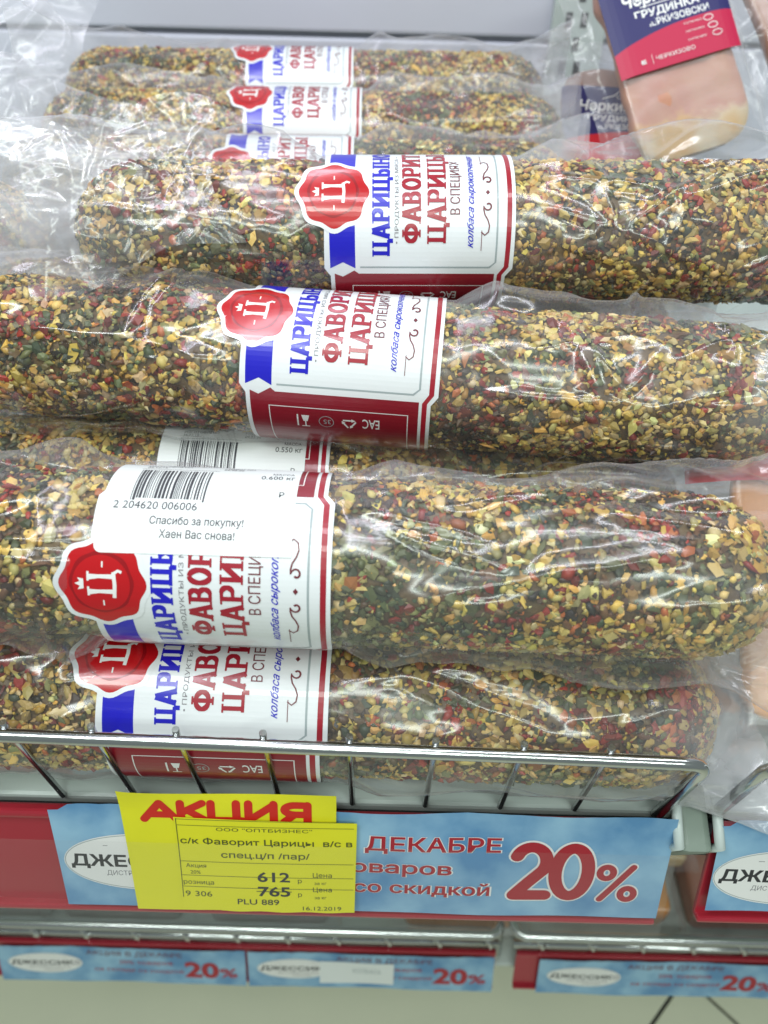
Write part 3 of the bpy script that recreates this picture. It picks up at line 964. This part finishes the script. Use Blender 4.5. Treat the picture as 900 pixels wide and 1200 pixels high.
# ------------------------------------------------------------------ price rail with its poster and the yellow tags
TH = math.atan2(.358, .934)                     # the rail leans, its lower edge towards the shopper
def rail_frame(x, y, z):
    """local X along the shelf, local Y up the face, local Z out of the face"""
    ex = Vector((1, 0, 0)); ey = Vector((0, .358, .934)).normalized(); ez = ex.cross(ey)
    M = Matrix(((ex.x, ey.x, ez.x, 0), (ex.y, ey.y, ez.y, 0), (ex.z, ey.z, ez.z, 0), (0, 0, 0, 1)))
    M.translation = W(x, y, z)
    return M
def flat(x, y, h): return (x, y, h)
def wavy(amp, fx, ph):
    return lambda x, y, h: (x, y, h + amp * (1 + math.sin(x * fx + ph + y * .35)) + amp * .5 * math.sin(x * 2.3 * fx + y))

def rail(x0, x1, org, hgt, label, name='price_rail'):
    root = empty(name); root.matrix_world = rail_frame(x0, *org)
    tagit(root, label, 'price rail', 'red price rails')
    w = x1 - x0
    box('rail_back', Vector((w / 2 * CM, -hgt / 2 * CM, -.12 * CM)), (w, hgt, .2), RAIL, root, bev=.05)
    box('rail_lip', Vector((w / 2 * CM, -.06 * CM, .05 * CM)), (w, .34, .42), RAIL, root, bev=.12)
    box('rail_lip', Vector((w / 2 * CM, (-hgt + .06) * CM, .05 * CM)), (w, .24, .42), RAIL, root, bev=.1)
    return root

rail(-19.5, 9.74, (11.55, -25.65), 4.35, 'red price rail under the wire basket with the discount poster on it')
rail(11.15, 26, (11.55, -25.65), 4.15, 'red price rail at the right edge, beyond the grey bracket')

def logo_oval(i, cx, cy, rx, ry, L, seed=0):
    i.ngon(arcpts(cx, cy, rx, ry, 0, 354, 48), WHITE, L)
    i.stroke(arcpts(cx, cy, rx * .985, ry * .95, 0, 360, 48), .03, GRAY, L + .003)
    i.stroke([(cx - rx * .45, cy + ry * .58), (cx + rx * .6, cy + ry * .58)], .025, MID, L + .003)
    i.text('ДЖЕССИК', cx - rx * .9, cy - ry * .16, ry * .40, BLACK, L + .003, bold=.03, fit=rx * 1.66)
    i.stroke(arcpts(cx + rx * .86, cy + ry * .02, ry * .17, ry * .17, 0, 360, 20), .09, MID, L + .003)
    i.text('ДИСТРИБЬЮТОРСКАЯ', cx - rx * .45, cy - ry * .48, ry * .17, MID, L + .003, fit=rx * 1.1)
    i.text('КОМПАНИЯ', cx - rx * .05, cy - ry * .76, ry * .15, MID, L + .003, fit=rx * .5)

def poster(x0, x1, org, hgt, label, logo_cx=2.75):
    w = x1 - x0
    root = empty('poster'); root.matrix_world = rail_frame(x0, *org) @ Matrix.Translation((0, .20 * CM, .27 * CM))
    tagit(root, label, 'poster', 'pale blue discount posters')
    i = Ink()
    fm = wavy(.03, .55, x0)
    rnd = random.Random(int(x0 * 10))
    n = 60
    top = [(w * k / n, .28 + .05 * math.sin(k * .35) + .03 * rnd.random() + (-.25 if k < 2 else 0)) for k in range(n + 1)]
    bot = [(w * k / n + (.0 if k else .12), -hgt) for k in range(n + 1)]
    V = top + bot
    i.poly(V, [(k, n + 1 + k, n + 2 + k, k + 1) for k in range(n)], POSTER)
    sheet = i.build('poster_sheet', fm, step=.4, parent=root)
    j = Ink()
    L = .012
    logo_oval(j, logo_cx, -2.15, 2.5, 1.25, L)
    def outl(s, x, y, h, fit, bold, m=PTXT):
        j.text(s, x, y, h, WHITE, L + .004, bold=bold + .022, fit=fit * 1.01)
        j.text(s, x + fit * .005, y, h, m, L + .010, bold=bold, fit=fit)
    if w > 15:
        outl('АКЦИЯ В', 6.3, -1.35, .60, 3.2, .02)
        outl('ДЕКАБРЕ', 10.26, -1.32, .60, 4.44, .02)
        outl('20% товаров', 7.4, -2.33, .52, 5.72, .02)
        outl('на складе со скидкой', 5.5, -3.25, .50, 8.93, .02)
        for ex, mm, ly in ((.14, WHITE, L + .004), (0, PTXT, L + .014)):
            rounded(j, '20', 15.05, -3.42, 2.6, 2.80, .44, mm, ly, ex)
            rounded(j, '%', 17.98, -3.42, 1.75, 1.42, .23, mm, ly, ex * .8)
    j.build('poster_print', fm, step=.4, parent=root)
    return root
poster(-10.6, 9.72, (11.55, -25.65), 4.2, 'pale blue discount poster in the rail, partly behind the yellow price tags')
poster(11.2, 26, (11.55, -25.65), 3.75, 'pale blue poster at the right edge showing the start of an oval logo', logo_cx=2.6)

def tag_sheet(kind):
    if kind == 'back':
        root = empty('promo_tag'); root.matrix_world = rail_frame(-8.2, 11.55, -25.65) @ Matrix.Translation((0, .33 * CM, .36 * CM))
        tagit(root, 'yellow promo sheet headed in big red letters, behind the printed price card', 'price tag')
        i = Ink()
        fm = lambda x, y, h: (x, y, h + .03 * math.sin(x * .55 + 1) + .02 * math.sin(y * .9 + x * .3) + .06 + max(0, y) ** 2 * .10 * math.cos(x * .8))
        n = 30
        V = [(-.02 + 6.95 * k / n, .95 - .10 * math.sin(k / n * PI) - .02 * k / n + .05 * math.exp(-k)) for k in range(n + 1)] + [(.15 + 6.75 * k / n, -4.3) for k in range(n + 1)]
        i.poly(V, [(k, n + 1 + k, n + 2 + k, k + 1) for k in range(n)], YELLOW)
        s = i.build('tag_paper', fm, step=.25, parent=root)
        j = Ink()
        rounded(j, 'АКЦИЯ', .62, -.36, .98, 5.5, .27, TAGRED, .012)
        j.build('tag_print', fm, step=.25, parent=root)
    else:
        root = empty('price_card'); root.matrix_world = rail_frame(-6.5, 11.55, -25.65) @ Matrix.Translation((0, .44 * CM, .46 * CM))
        tagit(root, 'smaller yellow printed card with prices 612 and 765, on the front', 'price tag')
        i = Ink()
        fm = lambda x, y, h: (x, y, h + .03 * math.sin(x * .6) + .03 * math.sin(y * 1.1 + .5) + .03)
        n = 24
        V = [(5.9 * k / n, -.18 - .10 * k / n) for k in range(n + 1)] + [(5.85 * k / n, -4.30 - .02 * math.sin(k)) for k in range(n + 1)]
        i.poly(V, [(k, n + 1 + k, n + 2 + k, k + 1) for k in range(n)], YELLOW)
        s = i.build('tag_paper', fm, step=.25, parent=root)
        j = Ink()
        L = .012
        T = lambda s_, x, y, h, fit=None, b=0.0, m=TAGINK: j.text(s_, x, y, h, m, L, bold=b, fit=fit)
        T('ООО "ОПТБИЗНЕС"', 1.35, -.72, .14, 3.1)
        T('с/к Фаворит Царицы  в/с в', .15, -1.32, .26, 5.6, .012)
        T('спец.ц/п /пар/', 1.45, -1.90, .26, 2.9, .012)
        T('Акция', .25, -2.38, .17); T('20%', .38, -2.66, .15)
        T('612', 2.62, -2.92, .42, 1.05, .02, BLACK); T('р', 3.95, -2.95, .19); T('Цена', 4.45, -2.70, .2); T('за кг', 4.5, -3.02, .13)
        T('розница', .12, -3.12, .19); T('765', 2.62, -3.56, .42, 1.05, .02, BLACK); T('р', 3.95, -3.56, .19); T('Цена', 4.45, -3.34, .2); T('за кг', 4.5, -3.66, .13)
        T('9 306', .15, -3.66, .24, .9); T('PLU 889', 1.9, -3.96, .25, 1.4, .005, BLACK); T('16.12.2019', 4.1, -4.18, .18, 1.3)
        j.rect(2.55, -3.36, 3.74, -3.335, BLACK, L + .01)
        j.rect(.06, -3.72, .085, -.22, TAGINK, L)
        for yy in (-.26, -.52, -2.12, -2.74, -3.24):
            j.rect(.06, yy, 5.8, yy + .018, TAGINK, L)
        j.build('tag_print', fm, step=.25, parent=root)
    return root
tag_sheet('back'); tag_sheet('card')

# the clear rail cover over the tags
cv = rail_frame(-19.4, 11.55, -25.65) @ Matrix.Translation((0, 0, .80 * CM))
i = Ink(); i.rect(0, -4.4, 29.1, -.55, CLEARP)
co = i.build('rail_cover', flat); co.matrix_world = cv
tagit(co, 'clear plastic cover strip in front of the poster and the tags', 'cover strip')

# bracket between the rails
br = box('shelf_bracket', W(10.45, 12.4, -27.2), (1.05, 2.2, 3.4), BRACKET, bev=.25, rot=(TH, 0, 0))
tagit(br, 'grey-green shelf bracket between the two red price rails', 'bracket')
tube('bracket_pin', [Vector((.66 * CM, -.9 * CM, .5 * CM)), Vector((.66 * CM, -.9 * CM, 1.9 * CM)), Vector((.66 * CM, .6 * CM, 2.1 * CM))], .17 * CM, ENAMEL, br)
tube('bracket_pin', [Vector((-.66 * CM, -.9 * CM, .5 * CM)), Vector((-.66 * CM, -.9 * CM, 1.9 * CM)), Vector((-.66 * CM, .6 * CM, 2.1 * CM))], .17 * CM, ENAMEL, br)

dv = box('gap_shade_plate', W(11.05, 26.0, -24.0), (.45, 24, 3.6), DARKM, bev=.1)  # added dark plate, stands in for the shadow in the gap here
tagit(dv, 'dark plate added for the shadow in the gap right of the front sausages', 'shade plate')

# ------------------------------------------------------------------ lower shelf
d = box('lower_shelf_deck', W(0, 40, -71.0), (170, 40, .6), ENAMEL, bev=.15); d['kind'] = 'structure'
def low_basket(x0, x1, label):
    root = empty('wire_basket', W((x0 + x1) / 2, 21, -68))
    tagit(root, label, 'wire basket', 'chrome wire basket fronts')
    b = root.location.copy()
    L_ = lambda x, y, z: W(x, y, z) - b
    tube('rim', [L_(x0, 23, -66.6), L_(x0, 21.6, -66.4), L_(x0 + .3, 21.0, -66.4), L_(x0 + .8, 20.8, -66.4), L_(x1 - .8, 20.8, -66.4), L_(x1 - .3, 21.0, -66.4), L_(x1, 21.6, -66.4), L_(x1 + .05, 20.6, -70.0)], .38 * CM, CHROME, root, n=14)
    tube('rim', [L_(x0, 20.6, -67.5), L_(x1, 20.6, -67.5)], .3 * CM, CHROME, root, n=12)
    k = x0 + 1.5
    while k < x1 - 1:
        tube('wire', [L_(k, 21.1, -66.5), L_(k + .7, 20.3, -67.3), L_(k + .9, 20.9, -70.4)], .2 * CM, CHROME, root, n=8)
        k += 3.9
    return root
low_basket(-36, 9.8, 'chrome wire rim of the lower shelf, left basket below the yellow tags')
low_basket(10.9, 42, 'chrome wire rim of the lower shelf, right basket below the bracket')

def low_rail(x0, x1, label):
    root = rail(x0, x1, (20.2, -68.15), 3.9, label, name='price_rail')
    return root
low_rail(-40, 9.6, 'thin red price rail of the lower shelf, left of the rim joint')
low_rail(11.2, 45, 'thin red price rail of the lower shelf, right of the rim joint')
def low_poster(x0, x1, label, faded=False, sticker=False):
    root = empty('poster'); root.matrix_world = rail_frame(x0, 20.2, -68.15) @ Matrix.Translation((0, 0, .30 * CM))
    tagit(root, label, 'poster', 'pale blue discount posters')
    w = x1 - x0
    fm = wavy(.05, .4, x0)
    i = Ink()
    n = 40
    rnd = random.Random(int(x0))
    V = [(w * k / n, -.35 + .08 * rnd.random()) for k in range(n + 1)] + [(w * k / n, -4.15) for k in range(n + 1)]
    i.poly(V, [(k, n + 1 + k, n + 2 + k, k + 1) for k in range(n)], POSTER)
    i.build('poster_sheet', fm, step=.6, parent=root)
    j = Ink(); L = .02
    logo_oval(j, 3.6, -2.1, 2.9, 1.1, L)
    j.text('АКЦИЯ В ДЕКАБРЕ', 6.9, -1.15, .50, MAROON, L, fit=7.5)
    j.text('20% товаров', 9.4, -2.05, .42, PTXT, L, fit=4.2)
    j.text('на складе со скидкой', 7.4, -2.95, .38, PTXT, L, fit=7.0)
    j.text('20', 14.6, -3.3, 1.7, PTXT, L, fit=2.5, bold=.04)
    j.text('%', 17.3, -3.2, 1.0, PTXT, L, fit=1.3, bold=.02)
    j.build('poster_print', fm, step=.6, parent=root)
    if sticker:
        q = Ink(); q.rect(5.6, -3.6, 11.4, -1.2, STICKER, .06); q.text('КОЛБАСА', 8.2, -2.4, .5, GRAY, .07, fit=2.2)
        q.build('price_slip', fm, step=.6, parent=root)
    return root
low_poster(-29.2, -9.9, 'leftmost small blue poster on the lower rail, with red 20% at its right end')
low_poster(-9.7, 9.5, 'small blue poster on the lower rail with a white price slip on it', sticker=True)
low_poster(13.0, 34, 'small blue poster on the lower rail, right of the rim joint')

# goods on the lower shelf
def block_pack(name, c, s, m, label, rot=(0, 0, 0), strip=None, word=None, cat='meat pack', group='packs on the lower shelf'):
    bm = bmesh.new()
    box_bm(bm, (0, 0, 0), tuple(k * CM for k in s), min(s) * .28 * CM, seg=4)
    me = bpy.data.meshes.new('pack_contents'); bm.to_mesh(me); bm.free()
    for p in me.polygons: p.use_smooth = True
    root = empty(name, c, rot)
    tagit(root, label, cat, group)
    link('pack_contents', me, root, [m])
    if strip:
        i = Ink(); i.rect(-s[0] * .3, -s[1] * .32, s[0] * .3, s[1] * .32, strip, s[2] / 2 + .05)
        if word: i.text(word, -s[0] * .24, -s[1] * .18, s[1] * .34, BLACK, s[2] / 2 + .08, bold=.02)
        i.build('pack_label', flat, parent=root)
    rng = np.random.default_rng(int(abs(c[0]) * 1000) + 5)
    nu = nv = 50
    x = np.linspace(-1, 1, nu); X, Y = np.meshgrid(x, x, indexing='ij')
    e = np.clip(np.maximum(np.abs(X), np.abs(Y)) * 1.25 - .98, 0, .3) / .3
    Z = (s[2] / 2 + .16) * (1 - e) + .05 * field(rng, 12, 4, np.stack([X, Y, 0 * X], -1))
    link('pack_film', grid_mesh('pack_film', np.stack([X * s[0] * .62, Y * s[1] * .62, Z + .05], -1) * CM, nu, nv), root, [FILM])
    return root
xx = 10.5
kinds = [(ORANGE, 'orange'), (MEAT, 'pink'), (ORANGE, 'orange'), (BROWN, 'brown')]
block_pack('meat_pack', W(7.0, 27.0, -69.0), (9, 9, 3.2), ORANGE, 'orange meat pack under the right end of the blue poster')
block_pack('meat_pack', W(19.2, 27.6, -69.0), (9.5, 9, 3.4), ORANGE, 'orange meat pack with a pale yellow label, below the grey bracket')
block_pack('labelled_pack', W(21.3, 29.5, -66.1), (8, 6, 1.8), FAT, 'pale yellow labelled pack lying below the grey bracket', strip=mat('cream_label', (.70, .68, .45), .4), word='ЯА')
block_pack('meat_pack', W(30.5, 27.4, -69.0), (9.5, 9, 3.2), MEAT, 'pink meat pack on the lower shelf near the right edge')
for k, x in enumerate((-31, -20.5, -8.5)):
    block_pack('white_pack', W(x, 26.5, -69.0), (9.6, 8, 3.2), ENAMEL, ['white pack on the lower shelf at the left edge', 'white pack on the lower shelf below the yellow tags, left one', 'white pack on the lower shelf below the yellow tags, right one'][k])

# ------------------------------------------------------------------ vacuum packs of brisket
def vac_pack(org, up, nrm, label, top=(9.0), bottom=-4.4, half=3.1, lab_half=3.25, lab_h=4.9, body=MEAT, band=True, lower=PPINK, labelled=True, seed=1, film_half=4.9, thick=1.1):
    ez = Vector(nrm).normalized(); ey = Vector(up); ey = (ey - ez * ey.dot(ez)).normalized(); ex = ey.cross(ez)
    root = empty('meat_pack')
    M = Matrix(((ex.x, ey.x, ez.x, 0), (ex.y, ey.y, ez.y, 0), (ex.z, ey.z, ez.z, 0), (0, 0, 0, 1))); M.translation = W(*org)
    root.matrix_world = M
    tagit(root, label, 'meat pack', 'vacuum packs of meat')
    rng = np.random.default_rng(seed)
    # meat slab: superellipse slab with an uneven surface
    def slab_mesh(y0, y1, name, m, ends=(1, 1)):
        nu, nv = 44, 60
        u = np.linspace(0, 2 * PI, nu, endpoint=False); 
        yy = np.linspace(0, 1, nv)
        Yg, Ug = np.meshgrid(yy, u, indexing='ij')
        yq = Yg * 2 - 1
        ef = np.clip(1 - np.where(yq < 0, ends[0], ends[1]) * np.abs(yq) ** 14, 0, 1) ** .5
        cxp = np.sign(np.cos(Ug)) * np.abs(np.cos(Ug)) ** .45; szp = np.sign(np.sin(Ug)) * np.abs(np.sin(Ug)) ** .6
        V = np.stack([cxp * half * ef, y0 + (y1 - y0) * Yg, szp * thick / 2 * ef], -1)
        V[..., 0] += .08 * field(rng, 10, 1.2, V); V[..., 2] += .07 * field(rng, 10, 1.5, V)
        me = grid_mesh(name, V * CM, nv, nu, True)
        return link(name, me, root, [m])
    yb = bottom
    slab_mesh(yb, top, 'meat', BRISKET if band else body, (.8, 1))
    surf = lambda x: (thick / 2 + .32) - .22 * max(0, abs(x) - half * .75) ** 2
    if labelled:
        i = Ink()
        fm = lambda x, y, h: (x, y, surf(x) + h + .02 * math.sin(y * 2))
        n = 20
        xs_ = np.linspace(-lab_half, lab_half, n + 1)
        bd = lambda x: 1.25 + .65 * (x / lab_half + 1) / 2 + .35 * (1 - (x / lab_half) ** 2)
        i.poly([(x, 0) for x in xs_] + [(x, bd(x)) for x in xs_], [(k, k + 1, n + 2 + k, n + 1 + k) for k in range(n)], lower)
        i.poly([(x, bd(x)) for x in xs_] + [(x, lab_h) for x in xs_], [(k, k + 1, n + 2 + k, n + 1 + k) for k in range(n)], PBLUE)
        L = .01
        i.text('Черкизово', -2.2, 3.28, .62, WHITE, L, fit=4.4, bold=.03, shear=.15)
        i.rect(-1.4, 3.12, 1.9, 3.16, WHITE, L)
        i.stroke([(-.9, 4.05), (-.2, 4.3), (.1, 4.62), (.6, 4.3), (1.3, 4.05)], .07, WHITE, L)
        i.stroke(arcpts(.1, 4.22, .16, .12, 0, 360, 12), .04, WHITE, L)
        i.text('ГРУДИНКА', -1.75, 2.62, .36, WHITE, L, fit=3.4, bold=.03)
        i.text('ПО-ЧЕРКИЗОВСКИ', -2.15, 2.12, .32, WHITE, L, fit=4.2, bold=.02)
        i.text('ЧЕРКИЗОВО', -1.3, .42, .20, WHITE, L, fit=2.1)
        i.text('85', -2.1, .40, .2, WHITE, L, bold=.03)
        i.rect(-1.5, .3, -1.48, .75, WHITE, L)
        for k in range(3):
            i.stroke(arcpts(2.0 + .12 * (k - 1), 1.75 - .42 * k, .25, .14, 0, 360, 14), .035, WHITE, L)
            i.text('СОСТАВ МЯСО', .55, 1.72 - .42 * k, .09, WHITE, L, fit=1.0)
        i.build('pack_label', fm, parent=root)
    nu, nv = 70, 130
    x = np.linspace(-film_half, film_half, nu); y = np.linspace(bottom - 2.3, top + 2, nv)
    X, Y = np.meshgrid(x, y, indexing='ij')
    ins = np.minimum(1 - (np.abs(X) - half) / .8, np.minimum(1 + (Y - bottom) / .8, 1 - (Y - top) / .8)).clip(0, 1)
    ins = ins * ins * (3 - 2 * ins)
    Z = (thick / 2 + .26) * ins - .1 + (1 - ins) * (.12 * field(rng, 12, 1.6, np.stack([X, Y, 0 * X], -1)) + creases(rng, Y, X + film_half, 40, y[0], y[-1], 2 * film_half, .25, ang=50))
    link('pack_film', grid_mesh('pack_film', np.stack([X, Y, Z], -1) * CM, nu, nv), root, [FILM_PACK])
    return root
vac_pack((14.55, 46.0, -13.0), (-.33, .60, .76), (.05, -.72, .66), 'leaning brisket pack with blue and pink label, pink meat showing below it', seed=3)
vac_pack((12.9, 47.6, -18.9), (.03, .6, .8), (0, -.55, .83), 'brisket pack behind and below the leaning one, only its label left half showing', lower=PRED, seed=4, top=6.6, band=False, body=BROWN)
vac_pack((22.4, 48.5, -11.5), (-.45, .6, .7), (.0, -.72, .66), 'unlabelled brownish meat pack at the top right corner', seed=5, labelled=False, body=BROWN, band=False)
vac_pack((15.0, 20.4, -18.6), (.0, .7, .7), (0, -.6, .8), 'orange meat pack with red label at the right edge, beside the sausages', seed=6, lower=PRED, bottom=-8, top=1.5, body=ORANGE, band=False, half=3.1, lab_half=4.6, lab_h=1.7, film_half=5.0)

# ------------------------------------------------------------------ loose crumpled film
def crumple(name, c, ex, ey, w, h, label, seed, amp=1.1, n=90):
    rng = np.random.default_rng(seed)
    x = np.linspace(-w / 2, w / 2, n); y = np.linspace(-h / 2, h / 2, n)
    X, Y = np.meshgrid(x, y, indexing='ij')
    P = np.stack([X, Y, 0 * X], -1)
    edge = 1 + .10 * field(rng, 8, .9, P)
    Z = amp * (.35 * field(rng, 14, .55, P)) + creases(rng, X, Y + h / 2, 45, -w / 2, w / 2, h, amp * .55, ang=60, lw=(.3, 1.0), ln=(2, 8)) + .35 * creases(rng, X, Y + h / 2, 90, -w / 2, w / 2, h, amp * .5, ang=80, lw=(.1, .4), ln=(.8, 3))
    ex = Vector(ex).normalized(); ey = Vector(ey); ey = (ey - ex * ey.dot(ex)).normalized(); ez = ex.cross(ey)
    B = np.array([ex[:], ey[:], ez[:]])
    V = np.stack([X * edge, Y * edge, Z], -1) @ B
    o = link(name, grid_mesh(name, V * CM, n, n), None, [FILM_CRUMPLED])
    o.location = W(*c)
    tagit(o, label, 'plastic bag', 'loose crumpled bags')
    return o
crumple('crumpled_bag', (-21.0, 40.5, -13.0), (1, .1, -.25), (-.1, .75, .7), 11, 17, 'crumpled clear bag end at the upper left edge', 21, amp=1.6)
crumple('crumpled_bag', (-14.0, 35.5, -15.6), (1, .2, .1), (.3, .6, .7), 6, 7, 'small whitish bag end between the left stack and the sausages', 22, amp=1.0)
crumple('crumpled_bag', (12.6, 14.2, -23.0), (1, -.1, -.2), (.1, .7, .7), 4.6, 5.4, 'crumpled clear bag end at the right edge behind the next basket', 23, amp=.8)
bf = crumple('crumpled_bag', (-8.6, 25.9, -11.3), (1, .25, .12), (.05, .6, .8), 6.5, 4.6, 'loose film bunched over the left end of the sausage with the rightmost label', 24, amp=.35)
bf.data.materials[0] = FILM_BACK
